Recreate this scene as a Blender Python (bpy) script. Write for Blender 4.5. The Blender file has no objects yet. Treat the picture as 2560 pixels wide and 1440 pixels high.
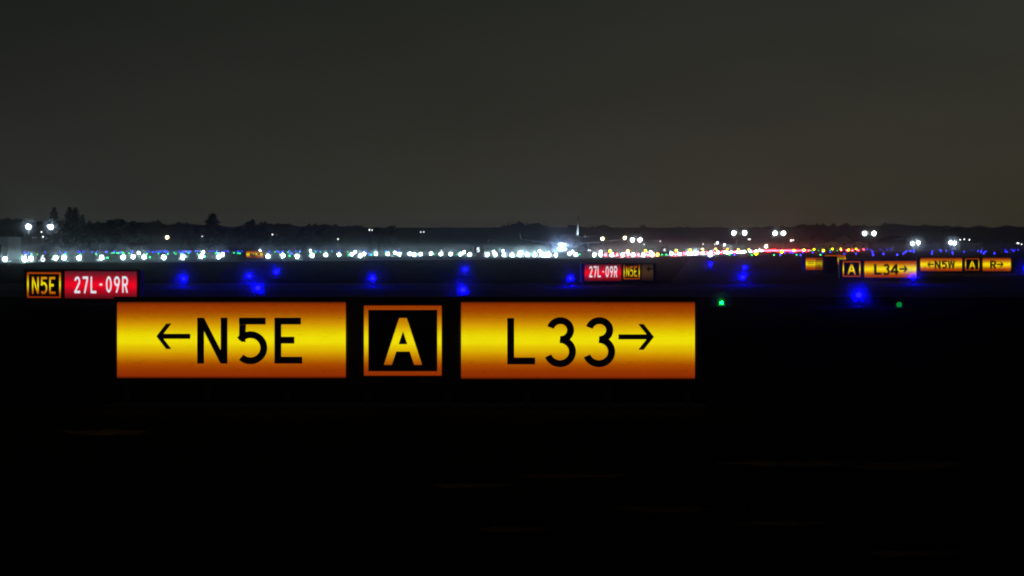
import bpy, bmesh, math, random
from mathutils import Vector, Matrix
random.seed(7)
S = bpy.context.scene
COL = S.collection
F = 4777.0          # focal length in photo pixels
YH = 615.0          # horizon row
CAM = 1.9           # eye height
PI = math.pi

# ------------------------------------------------------------------ helpers
def link(o, parent=None):
    COL.objects.link(o)
    if parent is not None:
        o.parent = parent
    return o

def tag(o, label=None, cat=None, group=None, kind=None):
    if label: o['label'] = label
    if cat: o['category'] = cat
    if group: o['group'] = group
    if kind: o['kind'] = kind
    return o

def thing(name, label, cat, loc=(0, 0, 0), rz=0.0, group=None):
    o = bpy.data.objects.new(name, None)
    o.empty_display_size = 0.3
    o.location = loc
    o.rotation_euler = (0, 0, rz)
    link(o)
    return tag(o, label, cat, group)

def obj(name, bm, mat, parent=None, smooth=False):
    me = bpy.data.meshes.new(name)
    bm.normal_update()
    bm.to_mesh(me)
    bm.free()
    for m in (mat if isinstance(mat, (list, tuple)) else [mat]):
        me.materials.append(m)
    if smooth:
        for p in me.polygons: p.use_smooth = True
    return link(bpy.data.objects.new(name, me), parent)

def box(bm, x0, x1, y0, y1, z0, z1, mi=0, bev=0.0):
    r = bmesh.ops.create_cube(bm, size=1.0)
    vs = r['verts']
    bmesh.ops.scale(bm, vec=(x1 - x0, y1 - y0, z1 - z0), verts=vs)
    bmesh.ops.translate(bm, vec=((x0 + x1) / 2, (y0 + y1) / 2, (z0 + z1) / 2), verts=vs)
    fs = {f for v in vs for f in v.link_faces}
    for f in fs: f.material_index = mi
    if bev > 0:
        es = list({e for v in vs for e in v.link_edges})
        r2 = bmesh.ops.bevel(bm, geom=es, offset=bev, segments=2, affect='EDGES', profile=0.5)
        for f in r2['faces']: f.material_index = mi

def ring_loft(bm, rings, mi=0, cap=True):
    """rings: list of lists of points (same count)"""
    vr = [[bm.verts.new(p) for p in r] for r in rings]
    n = len(vr[0])
    for a, b in zip(vr, vr[1:]):
        for i in range(n):
            f = bm.faces.new((a[i], a[(i + 1) % n], b[(i + 1) % n], b[i]))
            f.material_index = mi
    if cap:
        f = bm.faces.new(vr[0][::-1]); f.material_index = mi
        f = bm.faces.new(vr[-1]); f.material_index = mi

def lathe_z(bm, prof, seg=10, mi=0, cx=0, cy=0, cap=True):
    ring_loft(bm, [[(cx + r * math.cos(2 * PI * i / seg), cy + r * math.sin(2 * PI * i / seg), z) for i in range(seg)]
                   for (r, z) in prof], mi, cap)

def tube(bm, p0, p1, r0, r1, seg=6, mi=0):
    p0, p1 = Vector(p0), Vector(p1)
    d = (p1 - p0).normalized()
    a = d.orthogonal().normalized(); b = d.cross(a)
    ring_loft(bm, [[p + (a * math.cos(2 * PI * i / seg) + b * math.sin(2 * PI * i / seg)) * r for i in range(seg)]
                   for p, r in ((p0, r0), (p1, r1))], mi)

def sphere(bm, c, r, sub=1, mi=0, sc=(1, 1, 1)):
    rr = bmesh.ops.create_icosphere(bm, subdivisions=sub, radius=r)
    bmesh.ops.scale(bm, vec=sc, verts=rr['verts'])
    bmesh.ops.translate(bm, vec=c, verts=rr['verts'])
    for v in rr['verts']:
        for f in v.link_faces: f.material_index = mi

# ------------------------------------------------------------------ materials
def mat_new(name):
    m = bpy.data.materials.new(name); m.use_nodes = True
    nt = m.node_tree; nt.nodes.clear()
    out = nt.nodes.new('ShaderNodeOutputMaterial')
    return m, nt, out

def pbr(name, col, rough=0.6, metal=0.0, noise=0.0, scale=4.0, spec=0.4):
    m, nt, out = mat_new(name)
    b = nt.nodes.new('ShaderNodeBsdfPrincipled')
    b.inputs['Base Color'].default_value = (*col, 1)
    b.inputs['Roughness'].default_value = rough
    b.inputs['Metallic'].default_value = metal
    b.inputs['Specular IOR Level'].default_value = spec
    if noise > 0:
        tc = nt.nodes.new('ShaderNodeTexCoord')
        n = nt.nodes.new('ShaderNodeTexNoise')
        n.inputs['Scale'].default_value = scale
        n.inputs['Detail'].default_value = 6
        r = nt.nodes.new('ShaderNodeValToRGB')
        r.color_ramp.elements[0].position = 0.3
        r.color_ramp.elements[1].position = 0.7
        r.color_ramp.elements[0].color = (*[c * (1 - noise) for c in col], 1)
        r.color_ramp.elements[1].color = (*[min(1, c * (1 + noise)) for c in col], 1)
        nt.links.new(tc.outputs['Object'], n.inputs['Vector'])
        nt.links.new(n.outputs['Fac'], r.inputs['Fac'])
        nt.links.new(r.outputs['Color'], b.inputs['Base Color'])
    nt.links.new(b.outputs['BSDF'], out.inputs['Surface'])
    return m

def emit(name, col, strength, lights=True):
    m, nt, out = mat_new(name)
    e = nt.nodes.new('ShaderNodeEmission')
    e.inputs['Color'].default_value = (*col, 1)
    e.inputs['Strength'].default_value = strength
    nt.links.new(e.outputs['Emission'], out.inputs['Surface'])
    m.cycles.emission_sampling = 'FRONT' if lights else 'NONE'
    return m

def backlit(name, stops, strength=1.0, lights=False, smudge=0.06):
    """glowing sign face; the light of a tube behind it is put into the colour ramp (UV v = 0..1 over the face height)"""
    m, nt, out = mat_new(name)
    uv = nt.nodes.new('ShaderNodeUVMap'); uv.uv_map = 'UVMap'
    sp = nt.nodes.new('ShaderNodeSeparateXYZ')
    r = nt.nodes.new('ShaderNodeValToRGB')  # tube light across the face put into emission colours
    cr = r.color_ramp
    while len(cr.elements) < len(stops): cr.elements.new(0.5)
    for el, (p, c) in zip(cr.elements, stops):
        el.position = p; el.color = (*c, 1)
    tc = nt.nodes.new('ShaderNodeTexCoord')
    nz = nt.nodes.new('ShaderNodeTexNoise')
    nz.inputs['Scale'].default_value = 3.0; nz.inputs['Detail'].default_value = 5
    mr = nt.nodes.new('ShaderNodeMapRange')
    mr.inputs['To Min'].default_value = 1 - smudge; mr.inputs['To Max'].default_value = 1 + smudge
    mu = nt.nodes.new('ShaderNodeMath'); mu.operation = 'MULTIPLY'; mu.inputs[1].default_value = strength
    e = nt.nodes.new('ShaderNodeEmission')
    L = nt.links
    L.new(uv.outputs['UV'], sp.inputs[0]); L.new(sp.outputs['Y'], r.inputs['Fac'])
    L.new(tc.outputs['Object'], nz.inputs['Vector']); L.new(nz.outputs['Fac'], mr.inputs['Value'])
    L.new(mr.outputs['Result'], mu.inputs[0])
    L.new(r.outputs['Color'], e.inputs['Color']); L.new(mu.outputs[0], e.inputs['Strength'])
    L.new(e.outputs['Emission'], out.inputs['Surface'])
    m.cycles.emission_sampling = 'FRONT' if lights else 'NONE'
    return m

def srgb(r, g, b):
    def f(c):
        c /= 255.0
        return c / 12.92 if c <= 0.04045 else ((c + 0.055) / 1.055) ** 2.4
    return (f(r), f(g), f(b))

YEL = [(0.0, srgb(70, 22, 4)), (0.035, srgb(140, 44, 4)), (0.11, srgb(148, 55, 2)), (0.184, srgb(165, 75, 0)), (0.226, srgb(178, 100, 0)), (0.30, srgb(205, 140, 2)), (0.358, srgb(218, 175, 4)),
       (0.41, srgb(228, 195, 4)), (0.463, srgb(238, 220, 8)), (0.537, srgb(238, 220, 8)), (0.595, srgb(230, 205, 2)), (0.653, srgb(220, 178, 4)), (0.726, srgb(205, 140, 4)), (0.80, srgb(178, 105, 0)),
       (0.87, srgb(158, 70, 2)), (0.965, srgb(140, 48, 2)), (1.0, srgb(70, 24, 4))]
RED = [(0.0, srgb(80, 8, 16)), (0.1, srgb(110, 14, 26)), (0.3, srgb(184, 8, 30)), (0.45, srgb(232, 6, 34)),
       (0.55, srgb(232, 6, 34)), (0.72, srgb(176, 9, 32)), (0.9, srgb(112, 24, 36)), (1.0, srgb(84, 20, 30))]
DIM = [(0.0, srgb(20, 12, 8)), (0.3, srgb(52, 32, 22)), (0.5, srgb(64, 44, 22)), (0.8, srgb(52, 38, 22)), (1.0, srgb(36, 28, 20))]
M_yel_near = backlit('sign_yellow_near', YEL, 1.0, True)
M_yel = backlit('sign_yellow', YEL, 1.02, False)
M_red = backlit('sign_red', RED, 1.0, False)
M_dim = backlit('sign_failing_yellow', DIM, 1.05, False)
M_white_legend = emit('sign_white_legend', srgb(226, 232, 242), 1.0, False)
M_digit = emit('digit_glow', srgb(226, 236, 248), 1.8, False)
M_black_face = pbr('sign_black_face', (0.012, 0.011, 0.010), 0.45, noise=0.3, scale=5)
M_black_ink = pbr('sign_black_ink', (0.010, 0.009, 0.006), 0.6)
M_cab = pbr('sign_cabinet_metal', (0.04, 0.04, 0.042), 0.42, 0.35, noise=0.3, scale=3)
M_leg = pbr('sign_leg_metal', (0.07, 0.06, 0.04), 0.5, 0.5, noise=0.3, scale=8)
M_conc = pbr('concrete_pad', (0.014, 0.014, 0.013), 0.9, noise=0.35, scale=3)
M_fix = pbr('light_fixture_metal', (0.06, 0.045, 0.015), 0.5, 0.3, noise=0.2, scale=20)
M_pole = pbr('galvanised_pole', (0.06, 0.06, 0.065), 0.5, 0.6)
M_leaf = pbr('leaf_dark', (0.022, 0.030, 0.014), 0.8, noise=0.5, scale=0.4)
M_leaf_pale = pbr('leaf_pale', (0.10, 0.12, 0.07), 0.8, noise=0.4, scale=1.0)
M_conifer = pbr('needles', (0.016, 0.024, 0.013), 0.85, noise=0.5, scale=0.5)
M_bark = pbr('bark', (0.03, 0.024, 0.018), 0.9, noise=0.3, scale=4)
M_wall_pale = pbr('pale_cladding', (0.48, 0.50, 0.53), 0.7, noise=0.08, scale=1.5)
M_wall = pbr('render_wall', (0.34, 0.35, 0.28), 0.8, noise=0.15, scale=0.5)
M_roof = pbr('dark_roof', (0.03, 0.026, 0.024), 0.8, noise=0.25, scale=0.6)
M_window = pbr('dark_glass', (0.02, 0.02, 0.024), 0.1, spec=0.6)
M_plane = pbr('aircraft_white_paint', (0.5, 0.52, 0.55), 0.35, noise=0.04, scale=0.6)
M_plane_grey = pbr('aircraft_grey_paint', (0.34, 0.37, 0.42), 0.4, noise=0.06, scale=0.8)
M_lip = pbr('polished_metal', (0.8, 0.82, 0.85), 0.25, 1.0)
M_fan = pbr('fan_blades', (0.05, 0.05, 0.055), 0.4, 0.8)
M_tyre = pbr('tyre_rubber', (0.015, 0.015, 0.015), 0.8)
M_post = pbr('marker_post_white', (0.75, 0.72, 0.66), 0.6)

# ------------------------------------------------------------------ ground
def ground_mat():
    m, nt, out = mat_new('airfield_grass')
    b = nt.nodes.new('ShaderNodeBsdfPrincipled')
    b.inputs['Roughness'].default_value = 1.0
    b.inputs['Specular IOR Level'].default_value = 0.0
    tc = nt.nodes.new('ShaderNodeTexCoord')
    mp = nt.nodes.new('ShaderNodeMapping'); mp.inputs['Scale'].default_value = (0.6, 0.12, 1)
    n1 = nt.nodes.new('ShaderNodeTexNoise'); n1.inputs['Scale'].default_value = 0.8; n1.inputs['Detail'].default_value = 8
    n2 = nt.nodes.new('ShaderNodeTexNoise'); n2.inputs['Scale'].default_value = 9; n2.inputs['Detail'].default_value = 6
    mix = nt.nodes.new('ShaderNodeMath'); mix.operation = 'MULTIPLY'
    r = nt.nodes.new('ShaderNodeValToRGB')
    r.color_ramp.elements[0].position = 0.15; r.color_ramp.elements[0].color = (0.006, 0.008, 0.004, 1)
    r.color_ramp.elements[1].position = 0.42; r.color_ramp.elements[1].color = (0.024, 0.026, 0.014, 1)
    L = nt.links
    L.new(tc.outputs['Object'], mp.inputs['Vector'])
    L.new(mp.outputs['Vector'], n1.inputs['Vector']); L.new(tc.outputs['Object'], n2.inputs['Vector'])
    L.new(n1.outputs['Fac'], mix.inputs[0]); L.new(n2.outputs['Fac'], mix.inputs[1])
    L.new(mix.outputs[0], r.inputs['Fac']); L.new(r.outputs['Color'], b.inputs['Base Color'])
    bp = nt.nodes.new('ShaderNodeBump'); bp.inputs['Strength'].default_value = 0.6; bp.inputs['Distance'].default_value = 0.05
    L.new(n2.outputs['Fac'], bp.inputs['Height']); L.new(bp.outputs['Normal'], b.inputs['Normal'])
    L.new(b.outputs['BSDF'], out.inputs['Surface'])
    return m
M_grass = ground_mat()
M_asphalt = pbr('asphalt', (0.017, 0.017, 0.018), 0.85, noise=0.35, scale=0.25, spec=0.15)
M_runway = pbr('runway_asphalt', (0.045, 0.046, 0.048), 0.8, noise=0.3, scale=0.12, spec=0.2)
M_paint_w = pbr('white_road_paint', (0.5, 0.5, 0.48), 0.7, noise=0.25, scale=2)
M_paint_y = pbr('yellow_road_paint', (0.42, 0.28, 0.03), 0.7, noise=0.25, scale=2)

def sheet(name, pts, z, mat, kind='structure'):
    bm = bmesh.new()
    bm.faces.new([bm.verts.new((x, y, z)) for x, y in pts])
    return tag(obj(name, bm, mat), kind=kind)

sheet('ground', [(-1100, -40), (1100, -40), (1100, 3000), (-1100, 3000)], 0.0, M_grass)
sheet('taxiway', [(-900, 71), (900, 71), (900, 97), (-900, 97)], 0.012, M_asphalt)
rw0, rw1 = Vector((-390, -300 + 60)), Vector((640, 1500))
rd = Vector((0.50, 0.866)); rn = Vector((0.866, -0.50))
c0 = Vector((-75, 225))
def strip(off0, off1, s0, s1):
    return [tuple(c0 + rd * s0 + rn * off0), tuple(c0 + rd * s1 + rn * off0), tuple(c0 + rd * s1 + rn * off1), tuple(c0 + rd * s0 + rn * off1)]
sheet('runway', [(-950, 222), (-40, 222), (20, 300), (60, 420), (150, 700), (320, 1150), (60, 1150), (-120, 760), (-300, 560), (-950, 480)], 0.008, M_runway)
sheet('link_taxiway', [(8, 97), (36, 97), (58, 330), (28, 300)], 0.008, M_asphalt)
def paint(name, pts, z, mat): return sheet(name, pts, z, mat)
paint('taxiway_edge_line', [(-900, 71.6), (900, 71.6), (900, 71.75), (-900, 71.75)], 0.016, M_paint_y)
paint('taxiway_centre_line', [(-900, 83.9), (900, 83.9), (900, 84.1), (-900, 84.1)], 0.016, M_paint_y)
paint('runway_edge_line', [(-950, 226), (-43, 226), (16, 303), (55, 423), (54, 423), (15, 304), (-44, 227), (-950, 227)], 0.012, M_paint_w)
# warm-coloured patches added in the near grass, standing in for the big sign's glow
M_glow_patch = pbr('warm_glow_tone', (0.085, 0.05, 0.025), 0.95, noise=0.95, scale=2.5, spec=0.05)
def blob(cx, cy, rx, ry, seed, z=0.004):
    rr = random.Random(seed)
    bm = bmesh.new()
    vs = []
    for i in range(26):
        a = 2 * PI * i / 26
        k = 1 + rr.uniform(-0.3, 0.3)
        vs.append(bm.verts.new((cx + rx * k * math.cos(a), cy + ry * k * math.sin(a), z)))
    bm.faces.new(vs)
    return tag(obj('glow_patch', bm, M_glow_patch), kind='structure')
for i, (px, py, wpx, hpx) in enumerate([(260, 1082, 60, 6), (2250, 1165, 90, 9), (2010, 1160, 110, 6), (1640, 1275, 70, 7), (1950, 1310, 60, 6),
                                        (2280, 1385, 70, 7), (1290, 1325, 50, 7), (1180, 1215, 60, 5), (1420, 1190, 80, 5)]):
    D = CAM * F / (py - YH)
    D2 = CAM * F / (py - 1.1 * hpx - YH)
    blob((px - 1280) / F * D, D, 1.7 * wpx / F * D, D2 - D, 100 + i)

# ------------------------------------------------------------------ hills (real terrain strip with a jagged wooded crest)
RIDGE = [(-900, 556), (-600, 560), (-300, 552), (-100, 556), (0, 547), (30, 549), (45, 545), (70, 551), (90, 555), (130, 557), (165, 556), (300, 558), (370, 556), (398, 555), (401, 560), (417, 559), (420, 563), (437, 563),
 (448, 557), (470, 561), (490, 560), (515, 564), (545, 561), (560, 566), (590, 568), (600, 565), (615, 563), (640, 562), (665, 560), (690, 561), (695, 558), (698, 562), (722, 559), (730, 562), (750, 566), (780, 564), (788, 561),
 (803, 565), (805, 559), (830, 563), (850, 566), (885, 566), (888, 562), (910, 565), (911, 575), (922, 572), (945, 568), (960, 572), (978, 567), (995, 575), (1050, 574), (1095, 573), (1096, 579), (1115, 577), (1145, 575),
 (1180, 578), (1215, 576), (1240, 572), (1275, 561), (1285, 560), (1308, 557), (1312, 562), (1345, 557), (1362, 563), (1385, 569), (1410, 570), (1430, 562), (1450, 566), (1478, 572), (1495, 564), (1512, 562), (1532, 571), (1545, 568),
 (1575, 574), (1596, 573), (1600, 562), (1615, 567), (1630, 574), (1660, 573), (1700, 575), (1720, 574), (1755, 577), (1775, 573), (1800, 571), (1830, 570), (1870, 575), (1900, 572), (1930, 569), (1960, 571), (1985, 567), (2005, 564),
 (2025, 562), (2050, 566), (2080, 566), (2110, 565), (2150, 564), (2170, 567), (2185, 565), (2210, 564), (2213, 556), (2216, 565), (2222, 560), (2250, 560), (2280, 564), (2305, 568), (2310, 560), (2317, 567), (2322, 562), (2328, 567),
 (2347, 562), (2351, 573), (2370, 571), (2385, 572), (2400, 570), (2402, 577), (2420, 578), (2432, 569), (2450, 570), (2455, 569), (2462, 577), (2480, 575), (2490, 570), (2510, 568), (2532, 565), (2538, 575), (2545, 569), (2580, 570),
 (2700, 562), (2900, 568), (3200, 560), (3500, 566)]
def ridge_y(px):
    for (x0, y0), (x1, y1) in zip(RIDGE, RIDGE[1:]):
        if x0 <= px <= x1: return y0 + (y1 - y0) * (px - x0) / (x1 - x0)
    return 560
def make_hills():
    D = 2150.0
    rr = random.Random(3)
    bm = bmesh.new()
    rows = [(1750, 0.0), (1830, 0.22), (1930, 0.5), (2040, 0.80), (2110, 0.93), (2150, 1.0), (2220, 0.85), (2400, 0.4), (2700, 0.0)]
    grid = []
    px = -880.0
    xs = []
    while px < 3480:
        xs.append(px); px += 3.0 if -50 < px < 2610 else 12.0
    for (Y, k) in rows:
        row = []
        for px in xs:
            h = CAM + (YH - ridge_y(px)) / F * D
            sm = CAM + (YH - 566) / F * D
            hh = h if k == 1.0 else (sm * 0.97 + h * 0.03)
            j = (rr.uniform(-0.8, 0.9) + (rr.uniform(1.5, 4.0) if rr.random() < 0.08 else 0)) if k == 1.0 else (rr.uniform(-0.12, 0.12) if k > 0 else 0)
            z = (hh * k + j) if k > 0 else -0.3
            row.append(bm.verts.new(((px - 1280) / F * D, Y, z)))
        grid.append(row)
    for a, b in zip(grid, grid[1:]):
        for i in range(len(xs) - 1):
            bm.faces.new((a[i], a[i + 1], b[i + 1], b[i]))
    return tag(obj('hills', bm, M_leaf), kind='structure')
make_hills()

# ------------------------------------------------------------------ haze
HAZE = 1.1e-4
GLOW_MIST = 2.4e-4
GLOW_MIST_TOP = 2.6
bm = bmesh.new(); box(bm, -1150, 1150, -60, 3060, -1.0, 48)
m, nt, out = mat_new('night_haze')
pv = nt.nodes.new('ShaderNodeVolumePrincipled')
pv.inputs['Color'].default_value = (0.93, 0.96, 1.0, 1)
pv.inputs['Density'].default_value = HAZE
pv.inputs['Density Attribute'].default_value = ''
pv.inputs['Anisotropy'].default_value = 0.92
nt.links.new(pv.outputs['Volume'], out.inputs['Volume'])
tag(obj('haze', bm, m), kind='stuff')
# ------------------------------------------------------------------ sign lettering
def arc(cx, cy, rx, ry, a0, a1, n=18):
    return [(cx + rx * math.cos(math.radians(a0 + (a1 - a0) * i / n)), cy + ry * math.sin(math.radians(a0 + (a1 - a0) * i / n))) for i in range(n + 1)]
T = 0.15
def rect(x0, x1, y0, y1): return ('P', [(x0, y0), (x1, y0), (x1, y1), (x0, y1)])
def path(pts, closed=False, t=T): return ('S', pts, closed, t)
GLYPH = {
 'N': (0.66, [rect(0, .15, 0, 1), rect(.51, .66, 0, 1), ('P', [(.149, 1), (.0, 1), (.505, 0), (.66, 0)])]),
 '5': (0.64, [rect(.03, .60, .85, 1), ('P', [(.03, .51), (.17, .46), (.18, .849), (.035, .849)]), path(arc(.275, .345, .285, .285, 144, -134, 26))]),
 'E': (0.60, [rect(0, .15, 0, 1), rect(.149, .57, .85, 1), rect(.149, .43, .435, .585), rect(.149, .6, 0, .15)]),
 'A': (0.81, [('P', [(0, 0), (.166, 0), (.405, .72), (.405, 1), (.325, 1)]), ('P', [(.81, 0), (.485, 1), (.405, 1), (.405, .72), (.644, 0)]), rect(.22, .59, .285, .44)]),
 'L': (0.60, [rect(0, .15, 0, 1), rect(.149, .6, 0, .15)]),
 '3': (0.66, [path(arc(.33, .74, .215, .205, 165, -90, 22)), path(arc(.32, .275, .265, .26, 90, -160, 24))]),
 '4': (0.70, [rect(.43, .58, 0, 1), rect(0, .70, .20, .345), ('P', [(0, .345), (.17, .345), (.58, 1), (.42, 1)])]),
 '2': (0.62, [path(arc(.31, .705, .225, .22, 172, -38, 20) + [(.10, .10)]), rect(0, .62, 0, .15)]),
 '7': (0.58, [rect(0, .58, .85, 1), ('P', [(.42, .86), (.58, .86), (.28, 0), (.12, 0)])]),
 '0': (0.62, [path(arc(.31, .5, .235, .425, 0, 345, 24), True)]),
 '9': (0.62, [path(arc(.31, .69, .235, .235, 0, 345, 22), True), ('P', [(.43, .53), (.615, .62), (.34, 0), (.17, 0)])]),
 '6': (0.62, [path(arc(.31, .31, .235, .235, 0, 345, 22), True), ('P', [(.19, .47), (.005, .38), (.28, 1), (.45, 1)])]),
 'R': (0.62, [rect(0, .15, 0, 1), path([(.149, .925), (.34, .925)] + arc(.34, .70, .205, .225, 80, -80, 12) + [(.34, .475), (.149, .475)]), ('P', [(.27, .45), (.43, .45), (.62, 0), (.45, 0)])]),
 'W': (0.92, [('P', [(0, 1), (.15, 1), (.29, 0), (.17, 0)]), ('P', [(.17, 0), (.29, 0), (.51, 1), (.41, 1)]), ('P', [(.41, 1), (.51, 1), (.75, 0), (.63, 0)]), ('P', [(.63, 0), (.75, 0), (.92, 1), (.77, 1)])]),
 '-': (0.25, [rect(0, .25, .44, .56)]),
 ' ': (0.10, []),
 '<': (0.74, [('P', [(.11, .465), (.74, .465), (.74, .575), (.11, .575)]), ('P', [(0, .52), (.215, .245), (.33, .245), (.115, .52)]), ('P', [(0, .52), (.115, .52), (.33, .795), (.215, .795)])]),
 '>': (0.74, [('P', [(0, .465), (.63, .465), (.63, .575), (0, .575)]), ('P', [(.74, .52), (.625, .52), (.41, .245), (.525, .245)]), ('P', [(.74, .52), (.525, .795), (.41, .795), (.625, .52)])]),
 '^': (0.60, [('P', [(0, .26), (.08, .2), (.56, .72), (.48, .78)]), rect(.22, .6, .70, .80), rect(.50, .60, .36, .71)]),
 '=': (0.80, [rect(i * .135, i * .135 + .12, yy, yy + .13) for yy in (.87, .60) for i in range(6)] + [rect(i * .22 + .03, i * .22 + .12, yy, yy + .12) for yy in (.30, .02) for i in range(4)]),
}
def stroke_poly(pts, closed, t):
    n = len(pts); h = t / 2
    quads = []
    L, R = [], []
    for i in range(n):
        p = Vector(pts[i])
        a = Vector(pts[i - 1]) if (i > 0 or closed) else None
        b = Vector(pts[(i + 1) % n]) if (i < n - 1 or closed) else None
        d1 = (p - a).normalized() if a is not None and (p - a).length > 1e-6 else None
        d2 = (b - p).normalized() if b is not None and (b - p).length > 1e-6 else None
        d1 = d1 or d2; d2 = d2 or d1
        n1 = Vector((-d1.y, d1.x)); n2 = Vector((-d2.y, d2.x))
        m = (n1 + n2).normalized()
        k = h / max(0.5, m.dot(n1))
        L.append(p + m * k); R.append(p - m * k)
    rng = range(n) if closed else range(n - 1)
    for i in rng:
        j = (i + 1) % n
        quads.append([R[i], R[j], L[j], L[i]])
    return quads

def grow(pts, b):
    if b == 0: return pts
    n = len(pts)
    a = sum(pts[i][0] * pts[(i + 1) % n][1] - pts[(i + 1) % n][0] * pts[i][1] for i in range(n))
    sg = 1 if a > 0 else -1
    out = []
    for i in range(n):
        p = Vector(pts[i]); d1 = (p - Vector(pts[i - 1])).normalized(); d2 = (Vector(pts[(i + 1) % n]) - p).normalized()
        n1 = Vector((d1.y, -d1.x)) * sg; n2 = Vector((d2.y, -d2.x)) * sg
        m = (n1 + n2)
        m = m.normalized() if m.length > 1e-4 else n1
        out.append(tuple(p + m * (b / max(0.5, m.dot(n1)))))
    return out
def add_glyph(bm, uvl, ch, u0, u1, z0, z1, ydep, vfun, only=None, bold=0.0):
    w, parts = GLYPH[ch]
    if only is not None: parts = [parts[only]]
    sx = (u1 - u0) / w; sz = (z1 - z0)
    lay = 0
    for p in parts:
        polys = [grow(p[1], bold)] if p[0] == 'P' else stroke_poly(p[1], p[2], p[3] + 2 * bold)
        for q in polys:
            co = [(u0 + x * sx, ydep - lay * 0.0006, z0 + y * sz) for x, y in q]
            # make it face -Y
            a = sum(co[i][0] * co[(i + 1) % len(co)][2] - co[(i + 1) % len(co)][0] * co[i][2] for i in range(len(co)))
            if a < 0: co.reverse()
            f = bm.faces.new([bm.verts.new(c) for c in co])
            for lp in f.loops: lp[uvl].uv = (0.5, vfun(lp.vert.co.z))
        lay += 1

def panel_mesh(u0, u1, z0, z1, y, v0=0.0, v1=1.0, thick=0.012):
    bm = bmesh.new(); uvl = bm.loops.layers.uv.new('UVMap')
    box(bm, u0, u1, y, y + thick, z0, z1)
    for f in bm.faces:
        for lp in f.loops: lp[uvl].uv = (0.5, v0 + (v1 - v0) * (lp.vert.co.z - z0) / (z1 - z0))
    return bm

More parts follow.
